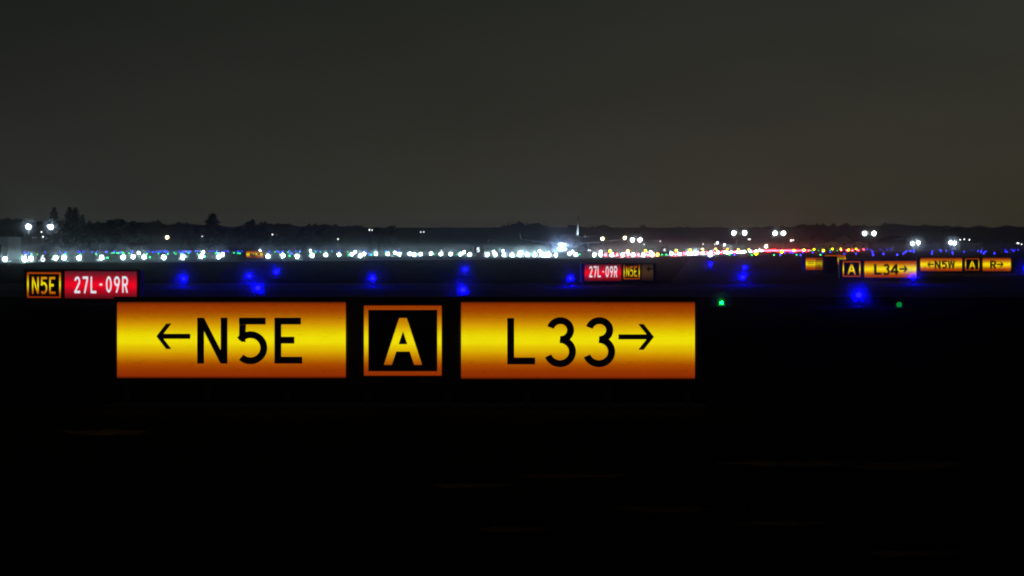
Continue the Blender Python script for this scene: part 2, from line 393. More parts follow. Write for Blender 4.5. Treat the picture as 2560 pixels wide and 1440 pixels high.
def guidance_sign(label, D, yaw, xc, top, bot, panels, leg=0.2, near=False, cabpad=(8, 8), back_only=False):
    """panels: dict(kind, x0, x1, texts=[(chars or char, px0, px1)], t, b) in photo pixels on the sign's front plane"""
    Xc = (xc - 1280) / F * D
    cs, sn = math.cos(yaw), math.sin(yaw)
    DEP = 0.16
    fx, fy = Xc + sn * DEP, D - cs * DEP          # a point of the front plane
    def U(px):
        k = (px - 1280) / F
        return (k * fy - fx) / (cs - k * sn)
    df = D - cs * DEP
    def Z(py): return CAM - (py - YH) / F * df
    root = thing('guidance_sign', label, 'airport sign', (Xc, D, 0), yaw)
    zt, zb = Z(top), Z(bot)
    hp = zt - zb
    u_l = U(panels[0]['x0'] - cabpad[0]); u_r = U(panels[-1]['x1'] + cabpad[1])
    pad = 0.055 * hp / 0.9
    bm = bmesh.new()
    box(bm, u_l, u_r, -DEP + 0.02, DEP, zb - pad, zt + pad, 0, 0.012)
    cab = obj('cabinet', bm, M_cab, root)
    # raised rim round the faces
    bm = bmesh.new()
    box(bm, u_l, u_r, -DEP - 0.02, -DEP + 0.018, zt + pad * 0.25, zt + pad + 0.012)
    obj('face_rim', bm, M_cab, root)
    bm = bmesh.new()
    box(bm, u_l, u_r, -DEP - 0.02, -DEP + 0.018, zb - pad - 0.012, zb - pad * 0.25)
    obj('face_rim', bm, M_cab, root)
    nl = max(2, int((u_r - u_l) / 0.9))
    for i in range(nl + 1):
        u = u_l + 0.12 + (u_r - u_l - 0.24) * i / nl
        bm = bmesh.new()
        lathe_z(bm, [(0.09, 0.02), (0.09, 0.035), (0.035, 0.04), (0.035, max(0.06, (zb - pad) * 0.45)), (0.028, max(0.07, (zb - pad) * 0.5)), (0.04, max(0.09, zb - pad))], 10, 0, u, 0)
        obj('leg', bm, M_leg, root)
    bm = bmesh.new()
    box(bm, u_l - 0.1, u_r + 0.1, -0.3, 0.3, -0.02, 0.02)
    obj('concrete_pad', bm, M_conc, root)
    v = lambda z: (z - zb) / hp
    if back_only: return root
    for p in panels:
        k = p['kind']
        u0, u1 = U(p['x0']), U(p['x1'])
        pz0, pz1 = Z(p.get('b', bot)), Z(p.get('t', top))
        ymat = M_yel_near if near else M_yel
        if k == 'yellow': face = obj('yellow_panel', panel_mesh(u0, u1, pz0, pz1, -DEP), ymat, root); ink = M_black_ink
        elif k == 'red': face = obj('red_panel', panel_mesh(u0, u1, pz0, pz1, -DEP), M_red, root); ink = M_white_legend
        elif k == 'dim': face = obj('failing_yellow_panel', panel_mesh(u0, u1, pz0, pz1, -DEP), M_dim, root); ink = M_black_ink
        else:
            face = obj('black_panel', panel_mesh(u0, u1, pz0, pz1, -DEP), M_black_face, root); ink = M_yel
            # yellow border frame
            bm = bmesh.new(); uvl = bm.loops.layers.uv.new('UVMap')
            t = p.get('border', 0.05 * hp)
            tu = t / max(0.3, 1.0)
            y0, y1 = -DEP - 0.006, -DEP - 0.001
            box(bm, u0, u1, y0, y1, pz1 - t, pz1); box(bm, u0, u1, y0, y1, pz0, pz0 + t)
            box(bm, u0, u0 + tu, y0, y1, pz0 + t, pz1 - t); box(bm, u1 - tu, u1, y0, y1, pz0 + t, pz1 - t)
            for f in bm.faces:
                for lp in f.loops: lp[uvl].uv = (0.5, v(lp.vert.co.z))
            obj('yellow_border', bm, M_yel, face)
        def put(ch, ua, ub, za, zb_):
            if ch == '=':
                for i in range(len(GLYPH['='][1])):
                    bm = bmesh.new(); uvl = bm.loops.layers.uv.new('UVMap')
                    add_glyph(bm, uvl, ch, ua, ub, za, zb_, -DEP - 0.004, v, i)
                    obj('dash', bm, ink, face)
                return
            bm = bmesh.new(); uvl = bm.loops.layers.uv.new('UVMap')
            add_glyph(bm, uvl, ch, ua, ub, za, zb_, -DEP - 0.004, v, None, 0.0 if near else ((0.07 if D > 200 else 0.035) if k in ('yellow', 'dim') else -0.004))
            obj('arrow' if ch in '<>^' else 'hyphen' if ch == '-' else 'numeral' if ch.isdigit() else 'letter', bm, ink, face)
        for (txt, a, b, tt, tb) in p['texts']:
            ua, ub = U(a), U(b)
            if len(txt) == 1:
                put(txt, ua, ub, Z(tb), Z(tt))
            else:
                gap = p.get('gap', 0.18)
                tot = sum(GLYPH[c][0] for c in txt) + gap * (len(txt) - 1)
                s = (ub - ua) / tot; x = ua
                for c in txt:
                    put(c, x, x + GLYPH[c][0] * s, Z(tb), Z(tt))
                    x += (GLYPH[c][0] + gap) * s
    return root

guidance_sign('largest sign, nearest: long black cabinet with yellow N5E, framed A and yellow L33 panels', 22.6, 0.0, 1015, 756, 946, [
    dict(kind='yellow', x0=293, x1=864, t=755, b=945, texts=[('<', 391, 476, 785, 901), ('N', 493, 569, 794, 909), ('5', 594, 669, 794, 909), ('E', 686, 756, 794, 909)]),
    dict(kind='black', x0=910, x1=1104, t=764, b=939, border=0.050, texts=[('A', 960, 1055, 795, 912)]),
    dict(kind='yellow', x0=1153, x1=1737, t=755, b=947, texts=[('L', 1268, 1338, 795, 911), ('3', 1362, 1440, 795, 911), ('3', 1459, 1538, 795, 911), ('>', 1546, 1635, 786, 903)])],
    leg=0.3, near=True)
guidance_sign('left sign with framed yellow N5E on black and red 27L-09R panel, behind the largest sign', 62.0, -0.30, 205, 678, 746, [
    dict(kind='black', x0=68, x1=152, t=681, b=746, border=0.055, texts=[('N5E', 80, 139, 692, 736)]),
    dict(kind='red', x0=162, x1=341, texts=[('27L', 186, 241, 691, 733), ('-', 249, 256, 690, 732), ('09R', 265, 320, 690, 731)], gap=0.26)])
guidance_sign('middle sign with red 27L-09R panel, framed N5E and a dark failing yellow arrow panel', 92.3, 0.25, 1548, 661, 702, [
    dict(kind='red', x0=1462, x1=1553, texts=[('27L', 1473, 1502, 665, 693), ('-', 1506, 1510, 666, 692), ('09R', 1514, 1543, 665, 693)], gap=0.2),
    dict(kind='black', x0=1559, x1=1599, t=658, b=698, border=0.045, texts=[('N5E', 1565, 1593, 665, 692)]),
    dict(kind='dim', x0=1604, x1=1633, texts=[('<', 1617, 1632, 663, 683)])])
guidance_sign('right sign with framed A and long yellow L34 arrow panel', 102.8, 0.0, 2199, 652, 694, [
    dict(kind='black', x0=2107, x1=2151, t=653, b=692, border=0.06, texts=[('A', 2118, 2140, 660, 687)]),
    dict(kind='yellow', x0=2161, x1=2291, texts=[('L', 2186, 2203, 661, 686), ('3', 2208, 2224, 661, 686), ('4', 2227, 2246, 661, 686), ('>', 2249, 2268, 660, 686)])])
guidance_sign('rightmost sign with yellow N5W panel, small framed A and yellow R arrow panel', 129.0, 0.0, 2414, 645, 678, [
    dict(kind='yellow', x0=2301, x1=2405, texts=[('<', 2319, 2334, 651, 672), ('N', 2337, 2351, 652, 671), ('5', 2355, 2367, 652, 671), ('W', 2370, 2387, 652, 671)]),
    dict(kind='black', x0=2413, x1=2448, t=646, b=676, border=0.055, texts=[('A', 2422, 2439, 652, 672)]),
    dict(kind='yellow', x0=2457, x1=2527, texts=[('R', 2476, 2490, 652, 671), ('>', 2493, 2508, 651, 672)])])
guidance_sign('small sign seen at an angle with yellow runway vacated bars and narrow framed N5W', 135.0, 0.75, 2036, 644, 675, [
    dict(kind='yellow', x0=2015, x1=2038.5, texts=[('=', 2019, 2035, 653, 669)]),
    dict(kind='black', x0=2040, x1=2057, t=645, b=674, border=0.05, texts=[('N5W', 2043, 2054.5, 650, 671)])], cabpad=(2, 2))
guidance_sign('partly hidden yellow sign behind a dark sign back and the framed A', 172.0, 0.45, 2088, 637, 662, [
    dict(kind='yellow', x0=2062, x1=2114, texts=[('5', 2096, 2101, 642, 657), ('N5W', 2101.5, 2112, 642, 657)])], cabpad=(2, 2))
guidance_sign('dark sign seen from its unlit back, left of the framed A on the right', 121.0, 0.6, 2080, 643, 681, [
    dict(kind='black', x0=2067, x1=2093, texts=[])], cabpad=(2, 2), back_only=True)
guidance_sign('smallest far yellow N6 sign among the white runway lights', 280.0, 0.0, 636, 628, 644, [
    dict(kind='yellow', x0=616, x1=657, texts=[('N', 625, 632.5, 632.5, 642), ('6', 634, 640, 632.5, 642), ('^', 642, 649, 631, 642)])], cabpad=(2, 2))

# distance boards with white digits
def number_board(ch, D, x0, x1, y0, y1, dx0, dx1, dy0, dy1, label):
    xc = (x0 + x1) / 2
    X = (xc - 1280) / F * D
    root = thing('number_board', label, 'distance board', (X, D, 0), 0, 'runway distance boards')
    w = (x1 - x0) / F * D
    zb = max(0.25, CAM - (y1 - YH) / F * D); zt = CAM - (y0 - YH) / F * D
    bm = bmesh.new(); box(bm, -w / 2, w / 2, -0.08, 0.08, zb, zt, 0, 0.02)
    obj('board', bm, M_black_face, root)
    for s in (-1, 1):
        bm = bmesh.new(); box(bm, s * w * 0.35 - 0.04, s * w * 0.35 + 0.04, -0.04, 0.04, -0.02, zb - 0.001)
        obj('leg', bm, M_leg, root)
    bm = bmesh.new(); uvl = bm.loops.layers.uv.new('UVMap')
    k = D / F
    add_glyph(bm, uvl, ch, (dx0 - xc) * k, (dx1 - xc) * k, CAM - (dy1 - YH) * k, CAM - (dy0 - YH) * k, -0.084, lambda z: 0.5, None, 0.02)
    obj('digit', bm, M_digit, root)
number_board('6', 215, 94, 121, 634, 655, 102, 113, 638, 654, 'black board with white 6 above the left red sign')
number_board('5', 330, 1184, 1209, 615, 632, 1192, 1199, 619, 630, 'black board with white 5, left of the airliner')
number_board('3', 440, 1095, 1109, 620, 632, 1100, 1105, 624.5, 629, 'tiny black board with white 3 over a runway light, left of the 5')
number_board('4', 400, 1653, 1668, 618, 632, 1658, 1664, 621, 628, 'small black board with white 4, right of the airliner')

# ------------------------------------------------------------------ airfield lights
BINS = [(60, 'beside the pale box building'), (170, 'around the 6 board'), (345, 'above the left red sign'), (470, 'above the big N5E arrow'),
        (610, 'just left of the N6 sign'), (665, 'at the N6 sign'), (760, 'just right of the N6 sign'), (905, 'above right end of big N5E panel'),
        (1000, 'above the big framed A'), (1112, 'around the 3 board'), (1212, 'beside the 5 board'), (1335, 'between 5 board and airliner'),
        (1425, 'under the airliner nose'), (1470, 'under the airliner tail'), (1560, 'above the middle red sign'), (1656, 'left of the 4 board'), (1760, 'right of the 4 board'),
        (1850, 'below the small jet'), (1915, 'left of the dense red row'), (2010, 'along the dense red row'), (2060, 'above the runway vacated sign'), (2150, 'above the framed A on the right'),
        (2300, 'above the L34 panel'), (2410, 'above the N5W arrow panel'), (2452, 'above the small framed A'), (4000, 'above the R arrow panel')]
def binname(px):
    for b, n in BINS:
        if px < b: return n
ORD = ['leftmost', 'second from left', 'third from left', 'fourth from left', 'fifth from left', 'sixth from left', 'seventh from left', 'eighth from left', 'ninth from left', 'tenth from left',
       'eleventh from left', 'twelfth from left', 'thirteenth from left', 'fourteenth from left', 'fifteenth from left', 'sixteenth from left', 'seventeenth from left', 'eighteenth from left']
NUM = ['', 'one', 'two', 'three', 'four', 'five', 'six', 'seven', 'eight', 'nine', 'ten', 'eleven', 'twelve', 'thirteen', 'fourteen', 'fifteen', 'sixteen', 'seventeen', 'eighteen', 'nineteen', 'twenty']
def labelled(pts, adj, plural):
    """give every light of a kind its own label from its landmark and, among several, its order there"""
    by = {}
    for p in pts: by.setdefault(binname(p[0]), []).append(p)
    out = []
    for n, ps in by.items():
        ps.sort()
        for i, p in enumerate(ps):
            if len(ps) == 1: lab = f'the only {adj} {n}'
            elif i == len(ps) - 1: lab = f'rightmost of the {adj}s {n}'
            elif i < len(ORD): lab = f'{ORD[i]} of the {adj}s {n}'
            else: lab = f'{ORD[len(ps) - 1 - i].replace("from left", "from right").replace("leftmost", "rightmost")} of the {adj}s {n}'
            out.append((p, lab))
    return out

def glow_ball_mat(name, dens):
    m, nt, out = mat_new(name)
    v = nt.nodes.new('ShaderNodeVolumePrincipled')
    v.inputs['Color'].default_value = (0.96, 0.97, 1.0, 1)
    v.inputs['Density'].default_value = dens
    v.inputs['Density Attribute'].default_value = ''
    nt.links.new(v.outputs['Volume'], out.inputs['Volume'])
    return m
def glow_ball(parent, c, r, mat):  # ball of scattering medium added round a lamp to imitate its bloom
    bm = bmesh.new(); sphere(bm, c, r, 3 if r < 0.8 else 2)
    return tag(obj('haze', bm, mat, parent), kind='stuff')
def lamp_kind(name, parts_named, col, I, r, hl, sub=1, lights=True, detail=False, halo=None):
    """an airfield light: cast base, stem, glowing lens (radius r at height hl, radiant intensity I)"""
    L = I / (PI * r * r)
    em = emit(name + '_glow', col, L, lights)
    return dict(name=name, em=em, r=r, hl=hl, sub=sub, halo=[(h[0], glow_ball_mat(name + '_mist', h[1])) for h in (halo or ())], detail=detail)
PROTO = {}
def make_lamp(kind, X, Y, label, cat, group, hl=None):
    K = kind
    hl = hl or K['hl']
    key = (id(K), round(hl, 2))
    if key not in PROTO:
        root = thing(K['name'], label, cat, (X, Y, 0), 0, group)
        bm = bmesh.new()
        if K['detail']:
            lathe_z(bm, [(0.14, -0.01), (0.14, 0.03), (0.11, 0.045), (0.035, 0.05), (0.028, max(0.08, hl - K['r'] - 0.05)), (K['r'] * 0.55, hl - K['r'] * 0.9), (K['r'] * 0.55, hl - K['r'] * 0.75)], 14)
        else:
            lathe_z(bm, [(K['r'] * 0.6, -0.01), (K['r'] * 0.6, 0.04), (0.05, 0.05), (0.05, hl)], 6)
        obj('fixture', bm, M_fix, root)
        bm = bmesh.new(); sphere(bm, (0, 0, hl), K['r'], K['sub'])
        obj('lens', bm, K['em'], root)
        for hr, hm in K['halo']: glow_ball(root, (0, 0, hl), hr, hm)
        PROTO[key] = root
        return root
    src = PROTO[key]
    c = src.copy(); COL.objects.link(c); c.location = (X, Y, 0)
    tag(c, label, cat, group)
    for ch in src.children:
        d = ch.copy(); COL.objects.link(d); d.parent = c
    return c

def ground_pt(px, py, hl):
    D = (CAM - hl) * F / max(2.5, py - YH)
    return (px - 1280) / F * D, D

def R(ox, oy, s, pts): return [(ox + x / s, oy + y / s) for x, y in pts]
Z = 5.3333
WHITE = R(0, 480, Z, [(68, 895), (325, 895), (415, 888), (742, 882), (855, 875), (1055, 878), (1355, 875), (1642, 870), (1775, 862), (1848, 815), (1920, 867), (2182, 870), (2437, 868)])
WHITE += R(440, 480, Z, [(335, 862), (363, 800), (570, 862), (622, 835), (1122, 785), (1225, 855), (1428, 850), (1615, 860), (1793, 785), (1815, 845), (1995, 838), (2172, 835), (2345, 830), (2390, 800), (2458, 850), (2510, 825)])
WHITE += R(880, 480, Z, [(320, 825), (477, 828), (575, 812), (630, 828), (770, 825), (833, 835), (915, 828), (1055, 820), (1185, 828), (1315, 828), (1450, 830), (1495, 800), (1567, 832), (1802, 836), (1890, 800), (1912, 836), (2012, 785), (2025, 838), (2133, 838), (2253, 800), (2237, 838), (2337, 838), (2437, 838), (2498, 785), (2535, 838)])
WHITE += R(1280, 480, Z, [(103, 838), (120, 800), (202, 838), (302, 838), (365, 787), (405, 838), (450, 838), (495, 838), (587, 838), (765, 825), (803, 795), (852, 835), (1098, 838), (1183, 795), (1180, 838), (1333, 838), (1475, 838), (1540, 800), (1613, 838), (1748, 838), (1850, 805), (1870, 838), (2125, 825), (2232, 825), (2345, 818), (2400, 818), (2450, 818), (2545, 815)])
Z5 = 5.759
WHITE += R(1720, 500, Z5, [(110, 768), (218, 765), (325, 755), (320, 790), (430, 755), (535, 755), (570, 760), (625, 752), (720, 750), (775, 752), (815, 745), (895, 740), (980, 735), (1030, 725), (1062, 728)])
YELLOW = R(1280, 480, Z, [(1308, 790), (1550, 785), (1780, 783), (2190, 780), (2375, 770), (2540, 762)])
YELLOW += R(1720, 500, Z5, [(218, 705), (402, 705), (567, 705), (725, 712), (875, 712), (980, 765), (1350, 745), (1525, 725), (1670, 720), (1815, 712), (1950, 728), (2080, 705), (2200, 705), (2313, 718), (2420, 705)])
RED_L = R(1280, 480, Z, [(1252, 838), (1403, 838), (1545, 842), (1683, 838), (1812, 838), (2175, 835), (2290, 820), (2500, 815)])
RED_L += R(1720, 500, Z5, [(167, 762), (275, 760), (380, 758), (482, 755), (673, 750), (940, 740), (2205, 722), (2290, 725), (2367, 725), (2450, 725), (2530, 710)])
RED_L += R(1720, 500, Z5, [(1100, 730), (1125, 727), (1150, 733), (1172, 728), (1192, 728), (1215, 727), (1235, 728), (1255, 728), (1275, 728), (1298, 730), (1330, 728), (1362, 728), (1388, 726), (1410, 728), (1432, 727), (1455, 728), (1480, 727), (1502, 729), (1542, 731), (1568, 730), (1605, 729), (1640, 727), (1690, 728), (1735, 728)])
ORANGE = R(1280, 480, Z, [(1940, 836)])
BLUE_BIG = [(459, 697, 'blue taxiway light above the arrow of the big N5E panel'), (690, 680, 'blue taxiway light higher of the pair above the big N5E panel'), (623, 690, 'blue taxiway light just above the brightest one over the N5E panel'),
            (645, 720, 'brightest blue taxiway light, just above the 5 of the big N5E panel'), (932, 696, 'blue taxiway light above the left edge of the big framed A'),
            (1163, 674, 'smaller blue taxiway light above another, over the left edge of the L33 panel'), (1158, 725, 'bright blue taxiway light touching the left corner of the L33 panel'),
            (1426, 696, 'blue taxiway light left of the middle red sign'), (1776, 661, 'blue taxiway light on its own below the small jet'), (1862, 669, 'upper of two close blue taxiway lights left of the runway vacated sign'),
            (1857, 693, 'lower of two close blue taxiway lights left of the runway vacated sign'), (2147, 738, 'big blue taxiway light below the framed A on the right'), (2284, 692, 'blue taxiway light at the lower right corner of the L34 panel'),
            (2563, 670, 'blue taxiway light at the right edge beyond the R arrow panel')]
GREEN_BIG = [(1804, 757, 'bright green ground light right of the largest sign'), (2248, 762, 'dim green ground light below the L34 panel')]
BLUE = R(0, 480, Z, [(277, 803), (327, 808), (377, 820), (602, 805), (800, 802), (875, 805), (1043, 795), (1062, 797), (1117, 795), (1228, 803), (1290, 795), (1413, 803), (1427, 795), (1525, 793), (1608, 803), (1748, 793), (1762, 797), (1977, 793), (2037, 800), (2080, 795), (2127, 795), (2160, 793), (2195, 793), (2210, 793), (2237, 797), (2390, 795), (2430, 795), (2452, 797), (2480, 797), (2530, 795)])
BLUE += R(440, 480, Z, [(115, 797), (137, 800), (170, 795), (192, 797), (260, 790), (290, 790), (453, 790), (497, 790), (545, 793), (618, 797), (652, 790), (693, 790), (827, 790), (880, 793), (1007, 793), (1048, 797), (1073, 790), (1245, 793), (1347, 793), (1373, 797), (1420, 790), (1425, 798), (1510, 787), (1540, 820), (1595, 787), (1652, 787), (1880, 783), (1917, 783), (2080, 783), (2187, 780), (2520, 785)])
BLUE += R(880, 480, Z, [(183, 785), (235, 832), (455, 785), (627, 780), (745, 810), (1218, 800), (2052, 785), (2318, 787)])
BLUE += R(1720, 500, Z5, [(668, 790), (1328, 790), (1620, 793), (1393, 757), (1465, 755), (1490, 755), (1515, 760), (1655, 752), (1795, 757), (1940, 755), (2045, 748), (2033, 790), (2250, 778), (2420, 775)])
BLUE += R(2100, 520, 5.539, [(363, 572), (383, 572), (430, 580), (453, 612), (457, 650), (545, 567), (565, 575), (602, 637), (657, 573), (707, 568), (793, 647), (877, 632), (905, 613), (920, 598), (967, 598), (1000, 592), (1023, 573), (1023, 610), (1280, 598), (1273, 632), (1380, 575), (1400, 598), (1473, 592), (1560, 570), (1557, 608), (1560, 630), (1627, 568), (1717, 608), (1830, 577), (1912, 570), (1912, 595), (1968, 572), (1955, 600), (1950, 612), (1990, 627), (2015, 605), (2137, 630), (2290, 570), (2290, 598), (2313, 608), (2378, 577), (2420, 572), (2405, 598), (2463, 577)])
GREEN = R(0, 480, Z, [(300, 872), (420, 830), (500, 832), (715, 858), (870, 830), (1073, 830), (1280, 828), (1435, 877), (1495, 813), (1520, 813), (1560, 813), (1578, 815), (1635, 813), (1650, 815), (1720, 815), (1958, 827), (1997, 870), (2110, 820), (2240, 825), (2322, 808), (2342, 825), (2420, 825)])
GREEN += R(440, 480, Z, [(73, 825), (165, 815), (287, 822), (385, 863), (525, 820), (550, 820), (577, 818), (772, 812), (825, 818), (852, 818), (1250, 855), (1320, 800), (1490, 800), (1515, 852), (1652, 800), (1790, 845), (1865, 800), (1927, 800), (1997, 800), (2080, 800), (2290, 800), (2305, 845)])
GREEN += R(880, 480, Z, [(295, 800), (260, 838), (447, 797), (883, 835), (1090, 830), (1407, 830), (2380, 828)])
GREEN += R(1280, 480, Z, [(247, 828), (903, 830), (2000, 835), (2053, 832)])
GREEN += R(1720, 500, Z5, [(600, 792), (918, 792), (1238, 792), (1563, 790), (1908, 790), (1765, 728), (1785, 727), (1880, 727), (2048, 725), (2147, 727)])

K_white = lamp_kind('runway_light', True, (0.62, 0.93, 1.0), 15, 0.24, 0.45, 1, halo=((0.7, 0.085), (1.7, 0.03)))
K_yellow = lamp_kind('caution_light', True, (1.0, 0.80, 0.004), 6, 0.37, 0.5, 1, lights=False)
K_red = lamp_kind('centreline_light', True, (1.0, 0.008, 0.016), 28, 0.21, 0.4, 1)
K_orange = lamp_kind('amber_light', True, (1.0, 0.30, 0.02), 8, 0.28, 0.4, 1)
K_blueb = lamp_kind('taxiway_light', True, (0.00006, 0.00004, 1.0), 13, 0.085, 0.38, 2, detail=True, halo=((0.26, 0.15), (0.46, 0.05), (0.75, 0.018)))
K_blue = lamp_kind('taxiway_light', True, (0.02, 0.02, 1.0), 0.7, 0.10, 0.36, 1, lights=False)
K_green = lamp_kind('taxiway_light', True, (0.006, 1.0, 0.22), 0.3, 0.09, 0.30, 1, lights=False)
K_greenb = lamp_kind('taxiway_light', True, (0.001, 1.0, 0.04), 0.3, 0.05, 0.12, 1, detail=True, halo=((0.16, 0.5), (0.36, 0.15)))
for pts, K, adj, grp, cat in ((WHITE, K_white, 'white runway light', 'white runway lights', 'runway light'), (YELLOW, K_yellow, 'yellow runway light', 'yellow caution zone lights', 'runway light'),
                         (RED_L, K_red, 'red runway light', 'red runway lights', 'runway light'), (ORANGE, K_orange, 'orange runway light', None, 'runway light'),
                         (BLUE, K_blue, 'tiny blue taxiway light', 'small far blue taxiway lights', 'taxiway light'), (GREEN, K_green, 'green taxiway light', 'small far green taxiway lights', 'taxiway light')):
    for (px, py), lab in labelled(pts, adj, None):
        X, D = ground_pt(px, py, K['hl'])
        make_lamp(K, X, D, lab, cat, grp)
for px, py, lab in BLUE_BIG:
    X, D = ground_pt(px, py, K_blueb['hl']); make_lamp(K_blueb, X, D, lab, 'taxiway light', 'near blue taxiway lights')
for i, (px, py, lab) in enumerate(GREEN_BIG):
    X, D = ground_pt(px, py, K_greenb['hl'])
    if i == 0: make_lamp(K_greenb, X, D, lab, 'taxiway light', 'near green lights')
    else:
        K2 = lamp_kind('taxiway_light', True, (0.003, 1.0, 0.16), 0.005, 0.09, 0.12, 2, detail=True)
        make_lamp(K2, X, D, lab, 'taxiway light', 'near green lights')

# ------------------------------------------------------------------ lamps on masts (far side)
def mast_lamp(name, label, cat, group, px, py, D, em, r, arm=0.0, sub=1, halo=None):
    X = (px - 1280) / F * D
    z = CAM - (py - YH) / F * D
    if z < 0.8: z = 0.8
    root = thing(name, label, cat, (X, D, 0), 0, group)
    bm = bmesh.new(); tube(bm, (arm, 0.5, -0.05), (arm, 0.5, z + 0.1), 0.11, 0.07, 6)
    obj('pole', bm, M_pole, root)
    bm = bmesh.new(); box(bm, -r * 1.1, r * 1.1, r * 0.3, 0.62, z - r * 0.7, z + r * 0.9, 0, 0.03)
    obj('lamp_housing', bm, M_pole, root)
    bm = bmesh.new(); sphere(bm, (0, 0, z), r, sub)
    obj('lens', bm, em, root)
    for hr, hm in (halo or ()): glow_ball(root, (0, 0, z), hr, hm)
    return root
M_halo_flood = ((1.5, glow_ball_mat('flood_halo', 0.05)), (3.0, glow_ball_mat('flood_halo_thin', 0.014)))
M_halo_small = ((1.3, glow_ball_mat('lamp_halo', 0.05)), (2.6, glow_ball_mat('lamp_halo_thin', 0.014)))
def E(name, col, I, r, lights=True): return emit(name, col, I / (PI * r * r), lights)
M_fl_cool = E('flood_cool', (0.62, 0.82, 1.0), 200, 0.7)
M_fl_white = E('flood_white', (0.88, 1.0, 0.98), 90, 0.85)
M_fl_warm = E('flood_warm', (1.0, 0.80, 0.42), 40, 0.7)
M_town = E('street_white', (1.0, 0.98, 0.92), 1.3, 0.26, False)
M_town_dim = E('street_dim', (0.9, 0.95, 1.0), 0.16, 0.26, False)
for px, py, lab in [(70.9, 567, 'left of two big blue-white floodlights above the box building at far left'), (126.6, 567.5, 'right of two big blue-white floodlights, beside the tall conifers')]:
    mast_lamp('floodlight', lab, 'floodlight', 'floodlights on masts', px, py, 640, M_fl_cool, 0.7, halo=M_halo_flood)
for px, py, lab in [(1581, 600, 'left of two white floodlights right of the airliner wing'), (1600, 600, 'right of two white floodlights right of the airliner wing'),
                    (1834.6, 582.5, 'left of the white floodlight pair above the small jet'), (1861.5, 582.3, 'right of the white floodlight pair above the small jet'),
                    (1937.6, 583, 'left of the white floodlight pair above the dense red row'), (1958.6, 583, 'right of the white floodlight pair above the dense red row'),
                    (2161.7, 583.5, 'left of the white floodlight pair above the L34 panel'), (2184.9, 583.3, 'right of the white floodlight pair above the L34 panel')]:
    mast_lamp('floodlight', lab, 'floodlight', 'floodlights on masts', px, py, 900, M_fl_white, 0.9, halo=M_halo_flood)
for px, py, lab in [(2281.8, 609.5, 'lower left of two low floodlights left of the N5W arrow panel'), (2296, 607, 'upper right of two low floodlights left of the N5W arrow panel'),
                    (2376.2, 606.6, 'left of two close floodlights by the pale bush'), (2387, 608, 'right of two close floodlights by the pale bush')]:
    mast_lamp('floodlight', lab, 'floodlight', 'floodlights on masts', px, py, 700, M_fl_cool, 0.5, halo=M_halo_flood)
for px, py, lab in [(417.5, 593.5, 'warm yellow street lamp on its own above the arrow of the N5E panel'), (1506, 597, 'left of two warm lamps above the airliner right wing'), (1562, 595, 'right of two warm lamps right of the airliner'),
                    (1915.3, 616, 'warm low lamp at the left end of the dense red row')]:
    mast_lamp('street_lamp', lab, 'street lamp', 'warm street lamps', px, py, 950 if py < 610 else 700, M_fl_warm, 0.75 if py < 610 else 0.55, halo=M_halo_small)
TOWN = R(0, 480, Z, [(553, 533), (757, 537), (305, 597), (575, 597), (182, 643), (1018, 592), (1065, 635), (1385, 655), (1425, 627), (1607, 597), (1780, 597), (1957, 592), (2005, 655)])
TOWN_D = R(0, 480, Z, [(378, 533), (482, 608), (440, 608), (990, 628), (1632, 647), (840, 604), (1432, 595)])
TOWN += R(440, 480, Z, [(350, 595), (1285, 567), (1820, 613), (2160, 628)]); TOWN_D += R(440, 480, Z, [(1343, 567)])
TOWN += R(880, 480, Z, [(232, 505), (267, 505), (917, 533), (957, 533)]); TOWN_D += R(880, 480, Z, [(430, 638), (1823, 645)])
TOWN += R(1280, 480, Z, [(1763, 700), (1977, 657), (1993, 790), (2547, 693), (1045, 805), (1020, 833)]); TOWN_D += R(1280, 480, Z, [(1930, 657)])
TOWN += R(1720, 500, Z5, [(217, 635), (387, 640), (872, 567), (893, 567), (1482, 577), (1482, 590), (1515, 577)])
TOWN += R(2100, 520, 5.539, [(1663, 440), (1722, 433), (1793, 440), (2455, 488), (2473, 490), (2515, 503)])
for pts, m, adj in ((TOWN, M_town, 'tiny white street lamp'), (TOWN_D, M_town_dim, 'faint tiny street lamp')):
    for (px, py), lab in labelled(pts, adj, None):
        D = 1000 if py < 612 else 800
        if py > 622: D = 500
        mast_lamp('street_lamp', lab, 'street lamp', 'small far street lamps', px, py, D, m, 0.26 * D / 1000)

# ------------------------------------------------------------------ aircraft
M_land = E('landing_glow', (0.30, 0.52, 1.0), 900, 0.6)
M_logo = E('logo_glow', (0.66, 0.88, 1.0), 130, 0.07)
M_engine_fill = E('taxi_lamp_glow', (0.55, 0.72, 1.0), 70, 0.12)  # for the added fill lamps on the airliner
M_nav_w = E('nav_white', (1, 1, 1), 8, 0.2, False)
def ellipse_ring(y, cz, rx, rz, n=24):
    return [(rx * math.cos(2 * PI * i / n), y, cz + rz * math.sin(2 * PI * i / n)) for i in range(n)]
def airfoil(bm, secs, mi=0):
    """secs: list of (LE point, TE point, thickness); thickness direction given by 'up' vector"""
    rings = []
    for le, te, th, up in secs:
        le, te, up = Vector(le), Vector(te), Vector(up)
        prof = [(0, 0), (.05, .35), (.2, .5), (.45, .45), (.75, .2), (1, .02), (1, -.02), (.75, -.14), (.45, -.32), (.2, -.38), (.05, -.25)]
        rings.append([le.lerp(te, c) + up * (t * th) for c, t in prof])
    ring_loft(bm, rings, mi)
